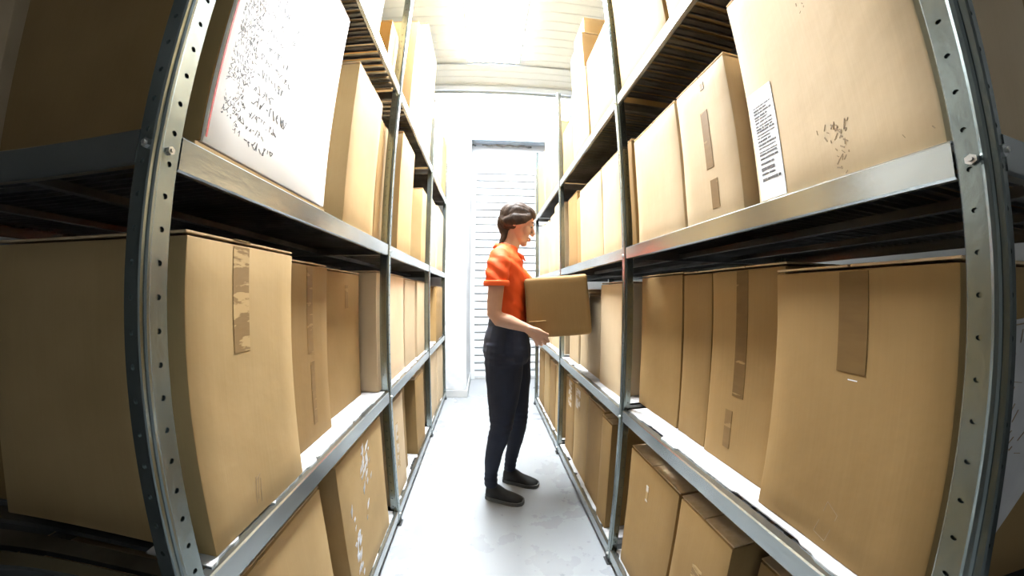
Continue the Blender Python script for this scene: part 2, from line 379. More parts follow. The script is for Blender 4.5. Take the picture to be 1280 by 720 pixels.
def carton(side, yc0, yc1, z0, z1, xf, depth, label, group, mat=None, tapes=(), tilt=0, rz=0, seam=True, marks=None, wob=.0008, name='cardboard_box', lean=0):
    """closed carton whose front (aisle) face is at x = xf; side 'left' -> box goes to -x"""
    s = -1 if side == 'left' else 1
    W, D, Hh = depth, yc1 - yc0, z1 - z0
    seed = int(abs(yc0 * 977 + z0 * 131 + xf * 17)) ; rr = random.Random(seed)
    cx, cy = xf + s * W / 2, (yc0 + yc1) / 2
    bm = bmesh.new()
    nx, ny, nz = 8, 6, 8
    # subdivided body with softly bulged faces
    vs = {}
    def vert(i, j, k):
        key = (i, j, k)
        if key in vs: return vs[key]
        u, v, q = i / nx - .5, j / ny - .5, k / nz - .5
        p = Vector((u * W, v * D, q * Hh + Hh / 2))
        amp = wob + .0016
        off = Vector((noise.noise(Vector((u * 2 + seed % 91, v * 2, q * 2))), noise.noise(Vector((u * 2, v * 2 + seed % 53, q * 2 + 9))), noise.noise(Vector((u * 2 + 4, v * 2, q * 2 + seed % 37))) * .4)) * amp
        e = (1 - (2 * u) ** 4, 1 - (2 * v) ** 4, 1 - (2 * q) ** 4)
        if k == 0: off.z = max(off.z, 0)
        bul = .0028
        if i in (0, nx): p.x += math.copysign(bul * e[1] * e[2], u)
        if j in (0, ny): p.y += math.copysign(bul * .3 * e[0] * e[2], v)
        if k == nz: p.z += .003 * e[0] * e[1]
        vs[key] = bm.verts.new(p + off); return vs[key]
    for a in range(ny):
        for b in range(nz):
            for i in (0, nx): bm.faces.new((vert(i, a, b), vert(i, a + 1, b), vert(i, a + 1, b + 1), vert(i, a, b + 1)))
    for a in range(nx):
        for b in range(nz):
            for j in (0, ny): bm.faces.new((vert(a, j, b), vert(a + 1, j, b), vert(a + 1, j, b + 1), vert(a, j, b + 1)))
        for b in range(ny):
            for k in (0, nz): bm.faces.new((vert(a, b, k), vert(a + 1, b, k), vert(a + 1, b + 1, k), vert(a, b + 1, k)))
    bmesh.ops.recalc_face_normals(bm, faces=bm.faces)
    sharp = [e for e in bm.edges if e.is_manifold and e.calc_face_angle() > .8]
    bmesh.ops.bevel(bm, geom=sharp, offset=.0035, segments=2, affect='EDGES', profile=.6)
    o = obj(name, bm, mat or CARD, None, (cx, cy, z0), (0, 0, 0), smooth=False)
    for p in o.data.polygons: p.use_smooth = True
    o.data.set_sharp_from_angle(angle=math.radians(50)) if hasattr(o.data, 'set_sharp_from_angle') else None
    tag(o, label, 'cardboard box', group)
    if seam:  # two top flaps meeting over the middle, overhanging a hair
        bm = bmesh.new(); g = .0018
        for sy in (-1, 1):
            y0, y1 = (g, D / 2 + .0012) if sy > 0 else (-D / 2 - .0012, -g)
            box(bm, -W / 2 + .002, W / 2 - .002, y0, y1, Hh + .0045, Hh + .0085, bev=.001)
        obj('top_flaps', bm, CARDED, o)
    for tp in tapes:
        (ty0, ty1, tz0, tz1, tm) = tp[:5]
        a, b = ty0 - cy, ty1 - cy; zz0, zz1 = tz0 - z0, tz1 - z0
        bm = patch(o, s, a, b, zz0, min(zz1, Hh - .003), tm, 'tape')
        if tz1 > z1 - .02:
            box(bm, -W / 2 * .95, W / 2 * .99 + .004, a, b, Hh + .0087, Hh + .0095)
            if s > 0: pass
        tn = obj('tape', bm, tm, o); tn['label'] = tp[5] if len(tp) > 5 else 'strip of brown packing tape'
    if marks: marks(o, s, W, D, Hh, cx, cy, z0)
    if rz or lean: o.rotation_euler = (0, lean, rz)
    return o

def strokes(o, pts, xs, mat, name='print', label=None, w=.0016):
    """ink strokes on the front face: list of ((y0,z0),(y1,z1)) in box space"""
    bm = bmesh.new(); sd = 1 if xs < 0 else -1; root = o.parent or o; ex = .0013 if o.parent else .0003
    for (y0, z0), (y1, z1), *ww in pts:
        ww = ww[0] if ww else w
        d = Vector((0, y1 - y0, z1 - z0)); n = Vector((0, -d.z, d.y)); n = n.normalized() * ww / 2 if n.length > 0 else Vector((0, ww, 0))
        p, q = Vector((surf_x(root, sd, y0, z0) - sd * ex, y0, z0)), Vector((surf_x(root, sd, y1, z1) - sd * ex, y1, z1))
        vv = [p - n, p + n, q + n, q - n]; h = Vector((math.copysign(.0005, -xs), 0, 0))
        a = [bm.verts.new(t) for t in vv]; b = [bm.verts.new(t + h) for t in vv]
        bm.faces.new(a); bm.faces.new(b[::-1])
        for i in range(4): bm.faces.new((a[i], a[(i + 1) % 4], b[(i + 1) % 4], b[i]))
    c = obj(name, bm, mat, o)
    if label: c['label'] = label
    return c
def glyphs(rr, y, z, h, n, gap=.8):
    out = []
    for i in range(n):
        w = h * rr.uniform(.45, .75)
        k = rr.randint(2, 4)
        P = [(y + rr.choice((0, w / 2, w)), z + rr.choice((0, h / 2, h))) for _ in range(k + 1)]
        for a, b in zip(P, P[1:]):
            if a != b: out.append((a, b, h * .13))
        y += h * gap
    return out

G_L = ['boxes on the floor-level shelf, left rack', 'boxes on the lower middle shelf, left rack', 'boxes on the upper middle shelf, left rack', 'boxes on the top shelf, left rack']
G_R = [g.replace('left', 'right') for g in G_L]
zL = [LEV_L[0] + .004, LEV_L[1] + .004, LEV_L[2] + .002, LEV_L[3] + .002]
zR = [LEV_R[0] + .004, LEV_R[1] + .004, LEV_R[2] + .002, LEV_R[3] + .002]

# --- left rack, lower middle shelf
def marksA(o, s, W, D, H, cx, cy, z0):
    xs = -s * (W / 2 + .0042); rr = random.Random(3)
    pts = [((.545 - cy, .745 - z0), (.553 - cy, .80 - z0)), ((.552 - cy, .75 - z0), (.56 - cy, .795 - z0)), ((.56 - cy, .74 - z0), (.566 - cy, .79 - z0)), ((.55 - cy, .79 - z0), (.566 - cy, .80 - z0))]
    strokes(o, pts, xs, GREYINK, 'pen_mark', None, .002)
carton('left', .422, .728, zL[1], 1.245, -.457, .51, 'large cardboard box with a torn tape strip, nearest on the left lower middle shelf', G_L[1], CARD2,
       [(.528, .572, 1.05, 1.243, TAPET, 'torn ragged strip of brown tape')], marks=marksA)
carton('left', .742, 1.022, zL[1], 1.238, -.512, .46, 'narrow taped box set back just behind the large torn-tape box, left rack', G_L[1], CARD,
       [(.893, .925, .985, 1.236, TAPEP), (.905, .928, .77, .96, TAPEP, 'faded vertical tape strip')])
carton('left', 1.036, 1.395, zL[1], 1.236, -.547, .42, 'box set deepest on the left lower middle shelf, before the second post', G_L[1], CARD,
       [(1.24, 1.27, 1.10, 1.19, TAPEP)])
carton('left', 1.435, 1.93, zL[1], 1.25, -.482, .48, 'wide box passing behind the second left post, brown end towards the camera', G_L[1], CARD3)
carton('left', 1.955, 2.245, zL[1], 1.24, -.482, .48, 'second pale box beyond the second left post, lower middle shelf', G_L[1], CARD3)
carton('left', 2.285, 2.56, zL[1], 1.24, -.475, .48, 'pale box just before the third left post, lower middle shelf', G_L[1], CARD3)
carton('left', 2.66, 2.86, zL[1], 1.23, -.50, .45, 'pale box just beyond the third left post, lower middle shelf', G_L[1], CARD3)
carton('left', 3.06, 3.5, zL[1], 1.22, -.458, .45, 'last box on the left lower middle shelf, orange-brown end showing', G_L[1], CARD)
carton('left', .45, .95, zL[1], 1.16, -1.02, .46, 'box in the back row behind the large torn-tape box, left rack', G_L[1], CARD)

# --- left rack, upper middle shelf
def marksText(o, s, W, D, H, cx, cy, z0):
    xs = -s * (W / 2 + .0042); rr = random.Random(11); pts = []
    zz = H - .07
    while zz > .03:   # dense small print beside the near edge
        pts += [(p, q, .0014) for p, q, _ in glyphs(rr, -D / 2 + .020 + rr.uniform(0, .004), zz, .0105, rr.randint(7, 9), .66)]
        zz -= .0135
    zz = H - .03
    while zz > .03:    # looser, larger lines in the second column
        n = rr.choice((0, 6, 8, 10, 12, 14)); h = rr.choice((.013, .016, .019))
        pts += glyphs(rr, -D / 2 + .092, zz, h, min(n, int(.13 / (h * .72))), .72)
        zz -= rr.uniform(.024, .038)
    strokes(o, pts, xs, INK, 'printed_text', 'columns of small black printing')
    bm = patch(o, s, -D / 2 + .003, -D / 2 + .0065, .01, H - .01, RED, 'red_edge_stripe', ny=1, nz=20)
    obj('red_edge_stripe', bm, RED, o)
    bm = bmesh.new()
    box(bm, -W / 2 - .001, W / 2 - .004, -D / 2 - .0042, -D / 2 - .0012, .002, H - .003)
    e = obj('brown_end_panel', bm, CARD, o); e['label'] = 'plain brown cardboard end of the white box'
carton('left', .425, .862, zL[2] + .012, 2.02, -.452, .53, 'white box with columns of black print and a red edge, left rack', G_L[2], CARDW, marks=marksText)
bm = bmesh.new(); box(bm, -.26, .262, -.235, .225, 0, .009, bev=.001)
tag(obj('cardboard_sheet', bm, CARD, None, (-.715, .645, zL[2])), 'flat cardboard sheet lying under the white printed box', 'cardboard sheet')
carton('left', 1.0, 1.29, zL[2], 1.96, -.455, .5, 'tall box with a brown end, next beyond the white printed box', G_L[2], CARD2, lean=0)
carton('left', 1.385, 1.505, zL[2], 1.945, -.488, .45, 'slim brown box standing at the second left post, upper middle shelf', G_L[2], CARD)
carton('left', 1.665, 1.975, zL[2], 2.02, -.455, .48, 'tall bright box just beyond the second left post, upper middle shelf', G_L[2], CARD2)
carton('left', 2.29, 2.46, zL[2], 1.90, -.455, .5, 'narrow box with an orange-brown end before the third left post, upper middle shelf', G_L[2], CARD2)
carton('left', 2.66, 3.0, zL[2], 1.95, -.46, .5, 'bright box just beyond the third left post, upper middle shelf', G_L[2], CARD3)
carton('left', 3.06, 3.5, zL[2], 1.98, -.46, .5, 'last box at the far end of the left upper middle shelf', G_L[2], CARD3)
carton('left', .43, .86, zL[2], 1.98, -1.045, .48, 'box in the back row behind the white printed box', G_L[2], CARD3)

# --- left rack, top shelf
carton('left', .42, .78, zL[3], 2.86, -.47, .5, 'tall box nearest the camera on the left top shelf', G_L[3], CARD2)
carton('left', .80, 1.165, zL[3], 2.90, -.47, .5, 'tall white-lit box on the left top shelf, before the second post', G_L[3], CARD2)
carton('left', 1.36, 1.50, zL[3], 2.50, -.490, .45, 'brown box end beside the second left post, top shelf', G_L[3], CARD)
carton('left', 1.74, 2.0, zL[3], 2.86, -.455, .45, 'upright box with a brown end just beyond the second left post, top shelf', G_L[3], CARD2)
carton('left', 2.04, 2.52, zL[3], 3.13, -.46, .45, 'tallest box on the left top shelf, nearly touching the ceiling', G_L[3], CARD2)
carton('left', 2.62, 2.84, zL[3], 2.80, -.46, .45, 'narrow bright box beyond the third left post, top shelf', G_L[3], CARD2)
carton('left', 2.90, 3.2, zL[3], 2.72, -.455, .45, 'box with a thin brown end near the far end, left top shelf', G_L[3], CARD2)
carton('left', 3.26, 3.5, zL[3], 2.78, -.45, .45, 'last box at the far end of the left top shelf', G_L[3], CARD)

# --- left rack, floor-level shelf
def marksTape(o, s, W, D, H, cx, cy, z0):
    xs = -s * (W / 2 + .0042); rr = random.Random(5)
    for (y, z, w, h, n, nm) in ((1.13, .52, .07, .16, 26, 'sticker_residue'), (.99, .31, .05, .2, 22, 'sticker_residue')):
        bm = bmesh.new()
        for i in range(n):
            a = y - cy + rr.gauss(0, w * .35); b = z - z0 + rr.gauss(0, h * .4)
            if not (-D / 2 + .01 < a < D / 2 - .02 and .02 < b < H - .03): continue
            l = rr.uniform(.008, .03); k = rr.uniform(.004, .012); an = rr.uniform(.9, 1.5)
            dx = Vector((0, math.cos(an) * l, math.sin(an) * l)); dn = Vector((0, -math.sin(an) * k, math.cos(an) * k))
            c = Vector((surf_x(o, s, a, b) - s * .0012, a, b)); lift = Vector((-s * rr.uniform(.001, .004), 0, 0)); bk = Vector((s * .0008, 0, 0))
            q = [c - dx, c + dn * .6, c + dx + lift, c - dn]
            A = [bm.verts.new(t) for t in q]; B = [bm.verts.new(t + bk) for t in q]
            bm.faces.new(A); bm.faces.new(B[::-1])
            for i2 in range(4): bm.faces.new((A[i2], A[(i2 + 1) % 4], B[(i2 + 1) % 4], B[i2]))
        c_ = obj(nm, bm, PAPER, o); c_['label'] = 'ragged remains of a white sticker'
carton('left', .37, .80, zL[0], .625, -.46, .5, 'plain box nearest the camera on the left floor-level shelf', G_L[0], CARD2)
carton('left', .90, 1.36, zL[0], .635, -.455, .48, 'box with ragged torn white stickers, before the second left post at floor level', G_L[0], CARD2, marks=marksTape)
carton('left', 1.50, 1.775, zL[0], .62, -.46, .48, 'pale box just beyond the second left post, floor-level shelf', G_L[0], CARD3, [(1.60, 1.64, .25, .5, TAPEW, 'scuffed pale tape')])
carton('left', 1.86, 1.94, zL[0], .61, -.49, .42, 'thin brown box standing upright, left floor-level shelf', G_L[0], CARD)
carton('left', 2.09, 2.38, zL[0] , .60, -.455, .48, 'box with a brown end before the third left post, floor-level shelf', G_L[0], CARD)
carton('left', 2.64, 3.05, zL[0], .64, -.458, .48, 'bright box just beyond the third left post, floor-level shelf', G_L[0], CARD3)
carton('left', 3.09, 3.5, zL[0], .62, -.458, .48, 'last box at the far end of the left floor-level shelf', G_L[0], CARD3)

# --- right rack, lower middle shelf
def marksR1(o, s, W, D, H, cx, cy, z0):
    xs = -s * (W / 2 + .0042)
    strokes(o, [((.349 - cy, 1.026 - z0), (.333 - cy, 1.026 - z0))], xs, PAPER, 'staple', None, .0018)
    # taped outline of a peeled patch low on the front
    a = [(.352, .815), (.331, .80), (.345, .742), (.368, .748)]
    a = [(p - cy, q - z0) for p, q in a]
    strokes(o, [(a[i], a[(i + 1) % 4]) for i in range(4)], xs, GREYINK, 'crease_mark', None, .0012)
    # scribbled paper sheet glued to the end that faces the camera
    bm = bmesh.new(); y = -D / 2 - .0042
    def wx(px): return px - cx
    q = [(wx(.60), .975 - z0 - .30), (wx(.60), 1.135 - z0), (wx(.86), 1.13 - z0), (wx(.86), .835 - z0 + .05)]
    q = [(wx(.62), .745 - z0), (wx(.62), 1.118 - z0), (wx(.90), 1.132 - z0), (wx(.90), .945 - z0)]
    A = [bm.verts.new((p[0], y, p[1])) for p in q]; B = [bm.verts.new((p[0], y + .003, p[1])) for p in q]
    bm.faces.new(A); bm.faces.new(B[::-1])
    for i in range(4): bm.faces.new((A[i], A[(i + 1) % 4], B[(i + 1) % 4], B[i]))
    pp = obj('paper_sheet', bm, PAPERG, o); pp['label'] = 'off-white scribbled paper sheet on the box end'
    rr = random.Random(9); bm = bmesh.new()
    for i in range(46):
        px = rr.uniform(wx(.70), wx(.88)); pz = rr.uniform(.93, 1.10) - z0; an = rr.uniform(-.3, 1.2); l = rr.uniform(.006, .03)
        cyl(bm, (px, y - .0005, pz), (px + math.cos(an) * l, y - .0005, pz + math.sin(an) * l), .0005, 5)
    cyl(bm, (wx(.625), y - .001, 1.112 - z0), (wx(.9), y - .001, 1.126 - z0), .001, 6)
    obj('pen_scribble', bm, GREYINK, o)
carton('right', .203, .506, zR[1], 1.198, .558, .36, 'largest box on the right, tape strip hanging from its top edge', G_R[1], CARD,
       [(.321, .370, 1.037, 1.197, TAPE, 'wide brown tape strip')], marks=marksR1)
carton('right', .522, .768, zR[1], 1.218, .602, .4, 'box with a long dark tape strip, left of the largest right-hand box', G_R[1], CARD,
       [(.632, .671, .91, 1.216, TAPE, 'long dark brown tape strip'), (.665, .69, .77, .87, TAPEP, 'faint patch of old tape')])
carton('right', .778, .917, zR[1], 1.218, .608, .4, 'slim plain box, second left of the largest right-hand box', G_R[1], CARD)
carton('right', .927, 1.21, zR[1], 1.222, .608, .4, 'plain box just before the second right post, lower middle shelf', G_R[1], CARD)
carton('right', 1.30, 1.555, zR[1], 1.205, .56, .4, 'box just beyond the second right post, lower middle shelf', G_R[1], CARD3)
carton('right', 1.60, 1.79, zR[1], 1.14, .575, .4, 'pale box partly behind the carried box, right lower middle shelf', G_R[1], CARD3)
carton('right', 1.80, 1.97, zR[1], 1.16, .58, .4, 'narrow pale box below the carried box, right lower middle shelf', G_R[1], CARD3)
carton('right', 1.98, 2.2, zR[1], 1.18, .57, .4, 'pale box just before the third right post, lower middle shelf', G_R[1], CARD3)
for k, (a, b, zt) in enumerate(((2.33, 2.52, 1.16), (2.54, 2.80, 1.19), (2.83, 3.02, 1.15), (3.04, 3.3, 1.19))):
    carton('right', a, b, zR[1], zt, .57, .4, ('pale box just beyond the third right post, lower middle shelf', 'second box beyond the third right post, lower middle shelf', 'third box beyond the third right post, lower middle shelf', 'last box at the far end of the right lower middle shelf')[k], G_R[1], CARD3)

# --- right rack, upper middle shelf
def marksR2(o, s, W, D, H, cx, cy, z0):
    xs = -s * (W / 2 + .0044)
    Y0, Y1, Z0, Z1 = .442 - cy, .506 - cy, .004, 1.566 - z0
    bm = patch(o, s, Y0, Y1, Z0, Z1, PAPER, 'shipping_label', ny=4, nz=14)
    lb = obj('shipping_label', bm, PAPER, o); lb['label'] = 'tall white label with lines of print and bars'
    rr = random.Random(2); pts = []; z = Z1 - .035; mx = -1
    while z > Z0 + .03:
        f = (Z1 - z) / (Z1 - Z0)
        h = rr.choice((.0016, .0022, .003)) if f < .6 else rr.choice((.003, .0045, .0055))
        yy = Y1 - .010; ye = Y0 + rr.choice((.008, .01, .02))
        while yy > ye:
            l = rr.uniform(.004, .014) if f < .6 else rr.uniform(.010, .03)
            pts.append(((yy, z), (max(yy - l, ye), z), h)); yy -= l + rr.uniform(.001, .003)
        z -= rr.uniform(.0055, .008) if f < .6 else rr.uniform(.008, .0115)
    strokes(lb, pts, xs - .0006, INK, 'label_print', 'dark lines of printing and bars')
    sc_ = []
    for (y, z, w, h, n) in ((.346, 1.655, .016, .02, 9), (.325, 1.385, .018, .035, 26), (.34, 1.415, .02, .006, 8), (.225, 1.358, .022, .006, 9)):
        for i in range(n):
            a = y + rr.gauss(0, w * .5) - cy; b = max(z + rr.gauss(0, h * .7), z0 + .005) - z0; an = rr.uniform(.3, 2.4); l = rr.uniform(.003, .012)
            sc_.append(((a, b), (a + math.cos(an) * l, b + math.sin(an) * l), rr.uniform(.0008, .002)))
    strokes(o, sc_, xs, GREYINK, 'scuffed_print', 'small brown scuffs and scribbles')
carton('right', .192, .512, zR[2], 1.81, .528, .32, 'large pale box with a tall white printed label, right rack', G_R[2], CARD3, marks=marksR2)
carton('right', .20, .50, zR[2], 1.80, .872, .30, 'box in the back row behind the white-labelled box', G_R[2], CARD)
carton('right', .556, .770, zR[2], 1.712, .528, .42, 'box with a faint tape strip, next to the white-labelled box', G_R[2], CARD3,
       [(.64, .668, 1.46, 1.61, TAPEP, 'faint strip of tape'), (.632, .66, 1.36, 1.43, TAPEP, 'faint patch of tape'), (.64, .655, 1.67, 1.69, TAPE, 'small torn tape scrap')])
carton('right', .782, 1.068, zR[2], 1.712, .528, .42, 'wide pale box, second left of the white-labelled box', G_R[2], CARD3)
carton('right', 1.092, 1.128, zR[2], 1.735, .53, .4, 'thin flat carton on edge by the second right post, upper middle shelf', G_R[2], CARD)
carton('right', 1.22, 1.425, zR[2], 1.74, .528, .42, 'bright box just beyond the second right post, upper middle shelf', G_R[2], CARD3)
carton('right', 1.437, 1.80, zR[2], 1.74, .53, .42, 'wide bright box in the middle bay, right upper middle shelf', G_R[2], CARD3)
carton('right', 1.812, 1.94, zR[2], 1.73, .55, .4, 'narrow bright box beside the wide one, right upper middle shelf', G_R[2], CARD)
carton('right', 1.965, 2.19, zR[2], 1.80, .56, .4, 'yellowish box just before the third right post, upper middle shelf', G_R[2], CARD)
for k, (a, b, zt) in enumerate(((2.32, 2.50, 1.83), (2.54, 2.72, 1.80), (2.75, 3.0, 1.78), (3.03, 3.3, 1.81))):
    carton('right', a, b, zR[2], zt, .53 + .01 * (k % 2), .42, ('bright box just beyond the third right post, upper middle shelf', 'box behind the person\'s face, right upper middle shelf', 'third box beyond the third right post, upper middle shelf', 'last box at the far end of the right upper middle shelf')[k], G_R[2], CARD3)

# --- right rack, top shelf
carton('right', .19, .738, zR[3], 2.45, .528, .42, 'wide box nearest the camera on the right top shelf', G_R[3], CARD2)
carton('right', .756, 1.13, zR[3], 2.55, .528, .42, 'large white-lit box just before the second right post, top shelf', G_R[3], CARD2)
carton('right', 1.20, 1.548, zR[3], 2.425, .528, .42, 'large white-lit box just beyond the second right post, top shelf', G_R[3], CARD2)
carton('right', 1.572, 1.90, zR[3], 2.42, .528, .40, 'box carrying two smaller ones, middle bay of the right top shelf', G_R[3], CARD2)
carton('right', 1.60, 1.88, 2.433, 2.70, .532, .36, 'brown-ended box stacked on another, right top shelf', G_R[3], CARD, rz=.0)
carton('right', 1.615, 1.85, 2.713, 2.835, .556, .32, 'small brown-ended box, topmost of its stack on the right top shelf', G_R[3], CARD)
carton('right', 1.93, 2.19, zR[3], 2.30, .535, .4, 'orange-brown box just before the third right post, top shelf', G_R[3], CARD)
carton('right', 2.33, 2.60, zR[3], 2.49, .53, .4, 'upright pale box just beyond the third right post, top shelf', G_R[3], CARD2)
carton('right', 2.64, 2.9, zR[3], 2.62, .535, .4, 'second pale box beyond the third right post, top shelf', G_R[3], CARD2)
carton('right', 2.94, 3.3, zR[3], 2.5, .53, .4, 'last box at the far end of the right top shelf', G_R[3], CARD2)

# --- right rack, floor-level shelf
carton('right', .20, .50, zR[0], .56, .60, .4, 'lower box nearest the camera on the right floor-level shelf', G_R[0], CARD)
carton('right', .522, .742, zR[0], .595, .530, .42, 'box with a scuffed grey patch on its front, right floor-level shelf', G_R[0], CARD,
       [(.60, .64, .38, .46, TAPET, 'scuffed patch of old tape')])
carton('right', .757, 1.088, zR[0], .594, .532, .42, 'box with a light scratch, just before the second right post at floor level', G_R[0], CARD,
       [(.93, .945, .46, .52, TAPEW, 'light scratch of torn tape')])
carton('right', 1.29, 1.412, zR[0], .60, .53, .4, 'brown box just beyond the second right post, floor-level shelf', G_R[0], CARD)
carton('right', 1.424, 1.672, zR[0], .607, .545, .4, 'plain box, second beyond the second right post at floor level', G_R[0], CARD)
carton('right', 1.684, 1.965, zR[0], .61, .55, .4, 'box with torn white tape at its top, right floor-level shelf', G_R[0], CARD2,
       [(1.84, 1.93, .47, .59, TAPEW, 'torn shiny white tape')])
carton('right', 1.985, 2.20, zR[0], .60, .555, .4, 'box with white torn tape just before the third right post, floor-level shelf', G_R[0], CARD,
       [(2.05, 2.13, .42, .59, TAPEW, 'torn shiny white tape')])
for k, (a, b, zt) in enumerate(((2.33, 2.50, .62), (2.52, 2.74, .60), (2.77, 3.0, .63), (3.03, 3.3, .61))):
    carton('right', a, b, zR[0], zt, .545, .4, ('box just beyond the third right post, floor-level shelf', 'orange-brown box behind the person\'s thigh, right floor-level shelf', 'third box beyond the third right post, floor-level shelf', 'last box at the far end of the right floor-level shelf')[k], G_R[0], CARD if k % 2 else CARD2)
# ------------------------------------------------------------------ the person and the carried box
SKIN = noisy('skin', (.52, .285, .185), (.60, .345, .23), 9, .5, bump=.03)
HAIR = noisy('brown_hair', (.022, .014, .010), (.07, .042, .028), 9, .62, spec=.25, bump=.5, stretch=(3, 9, 1.2), bscale=18)
SHIRT = noisy('orange_shirt_cloth', (.86, .085, .006), (.92, .11, .01), 6, .75, bump=.35, bscale=9, stretch=(1, 1, .6))
TROUS = noisy('navy_trouser_cloth', (.008, .012, .028), (.015, .021, .043), 8, .8, bump=.3, bscale=14)
SHOE = noisy('black_shoe', (.004, .004, .0045), (.009, .009, .01), 20, .65)
SOLE = noisy('grey_black_sole', (.06, .065, .065), (.11, .115, .115), 12, .6)
LIPS = noisy('lips', (.45, .14, .12), (.5, .17, .14), 20, .5)
EYE = noisy('eye_white', (.35, .33, .31), (.40, .38, .36), 10, .2)
IRIS = noisy('iris_and_lash', (.02, .013, .01), (.03, .02, .015), 10, .3)
PO = Vector((.08, 1.75, 0))
def loft(bm, pts, n=18, up=Vector((0, 1, 0))):
    """closed tube through (centre, radius across, radius along y)"""
    P = [Vector(p[0]) for p in pts]; rings = []
    for i, p in enumerate(pts):
        t = (P[min(i + 1, len(P) - 1)] - P[max(i - 1, 0)]).normalized()
        u = (up - t * up.dot(t)).normalized(); v = t.cross(u)
        ra, rb = p[1], (p[2] if len(p) > 2 else p[1])
        rings.append([bm.verts.new(P[i] + v * ra * math.cos(a) + u * rb * math.sin(a)) for a in [2 * math.pi * k / n for k in range(n)]])
    for a, b in zip(rings, rings[1:]):
        for k in range(n): bm.faces.new((a[k], a[(k + 1) % n], b[(k + 1) % n], b[k]))
    bm.faces.new(rings[0]); bm.faces.new(rings[-1][::-1])
def ell(bm, c, r, M=None):
    res = bmesh.ops.create_uvsphere(bm, u_segments=20, v_segments=14, radius=1)
    T = Matrix.Translation(Vector(c)) @ Matrix.Diagonal((*r, 1))
    bmesh.ops.transform(bm, matrix=(M @ T if M else T), verts=res['verts'])
def fuse(name, bm, mat, parent, voxel=.005, sm=6, disp=None):
    bmesh.ops.recalc_face_normals(bm, faces=bm.faces)
    me = bpy.data.meshes.new('tmp'); bm.to_mesh(me); bm.free()
    t = bpy.data.objects.new('tmp', me); C.objects.link(t)
    m = t.modifiers.new('r', 'REMESH'); m.mode = 'VOXEL'; m.voxel_size = voxel; m.use_smooth_shade = True
    s = t.modifiers.new('s', 'SMOOTH'); s.factor = .5; s.iterations = sm
    dg = bpy.context.evaluated_depsgraph_get(); dg.update()
    me2 = bpy.data.meshes.new_from_object(t.evaluated_get(dg)); bpy.data.objects.remove(t)
    me2.name = name; me2.materials.clear(); me2.materials.append(mat)
    if disp:
        new = [disp(v.co.copy(), v.normal.copy()) for v in me2.vertices]
        for v, q in zip(me2.vertices, new): v.co = q
    me2.transform(Matrix.Translation(-PO)); me2.shade_smooth()
    o = bpy.data.objects.new(name, me2); C.objects.link(o); o.parent = parent
    return o
pr = empty('person', PO)
tag(pr, 'person in orange shirt, navy trousers and black shoes, standing in the aisle carrying a box', 'person')
CY = 1.75
# body: head, neck, torso, arms and hands in one continuous skin
bm = bmesh.new()
HM = Matrix.Translation((.166, 1.745, 1.556)) @ Matrix.Rotation(math.radians(19), 4, 'Y') @ Matrix.Rotation(math.radians(-4), 4, 'Z')
ell(bm, (0, 0, .004), (.088, .070, .084), HM); ell(bm, (.034, 0, -.05), (.054, .054, .074), HM)
ell(bm, (.045, 0, -.085), (.040, .046, .034), HM); ell(bm, (.072, 0, -.110), (.020, .022, .017), HM); ell(bm, (.062, 0, -.012), (.032, .050, .030), HM)
for a, b in (((.086, 0, -.012), (.098, 0, -.035)), ((.098, 0, -.035), (.108, 0, -.050))):
    cyl_pts = [(HM @ Vector(a), .008), (HM @ Vector(b), .011)]
    loft(bm, cyl_pts, 10)
ell(bm, (.102, 0, -.053), (.011, .014, .009), HM); ell(bm, (.087, 0, -.082), (.010, .022, .013), HM)
for sy in (-1, 1): ell(bm, (-.004, sy * .071, -.028), (.017, .008, .027), HM); ell(bm, (.062, sy * .036, -.048), (.024, .022, .026), HM)
loft(bm, [((.105, CY, 1.36), .07, .09), ((.118, CY, 1.405), .055, .07), ((.135, CY, 1.44), .047, .050), ((.150, CY, 1.49), .046, .047), ((.158, CY, 1.53), .05, .05)])
loft(bm, [((.118, CY, .90), .10, .14), ((.118, CY, 1.04), .083, .115), ((.120, CY, 1.22), .085, .135), ((.105, CY, 1.335), .060, .135), ((.11, CY, 1.385), .045, .10)])
# right arm and hand
wr_ = Vector((.188, 1.520, 1.002))
loft(bm, [((.085, 1.66, 1.345), .036), ((.070, 1.615, 1.325), .038), ((.052, 1.575, 1.23), .039), ((.042, 1.558, 1.12), .036), ((.040, 1.548, 1.07), .035), ((.062, 1.543, 1.042), .035), ((.11, 1.535, 1.030), .033), ((.15, 1.527, 1.015), .026), (wr_, .021, .018), ((.205, 1.514, .992), .023, .016), ((.232, 1.506, .976), .031, .014), ((.252, 1.504, .962), .030, .013), ((.262, 1.506, .954), .02, .010)], 16)
def finger(bm, pts, r0, r1):
    n = len(pts) - 1
    for i in range(n):
        a, b = Vector(pts[i]), Vector(pts[i + 1]); ra = r0 + (r1 - r0) * i / n; rb = r0 + (r1 - r0) * (i + 1) / n
        loft(bm, [(a, ra), (b, rb)], 10, up=Vector((.3, .2, 1)))
        ell(bm, b, (rb * 1.02,) * 3)
    ell(bm, pts[0], (r0,) * 3)
finger(bm, [(.258, 1.502, .974), (.279, 1.505, .958), (.291, 1.524, .940), (.296, 1.552, .9315)], .0085, .0066)
finger(bm, [(.252, 1.502, .957), (.270, 1.508, .938), (.279, 1.532, .926), (.282, 1.562, .925)], .0088, .0068)
finger(bm, [(.240, 1.504, .948), (.253, 1.512, .927), (.262, 1.540, .920), (.264, 1.566, .922)], .0085, .0066)
finger(bm, [(.226, 1.508, .948), (.236, 1.518, .925), (.243, 1.542, .917), (.246, 1.562, .920)], .0075, .0058)
finger(bm, [(.205, 1.505, 1.003), (.228, 1.492, .997), (.258, 1.4965, .984), (.284, 1.505, .972)], .0105, .0075)
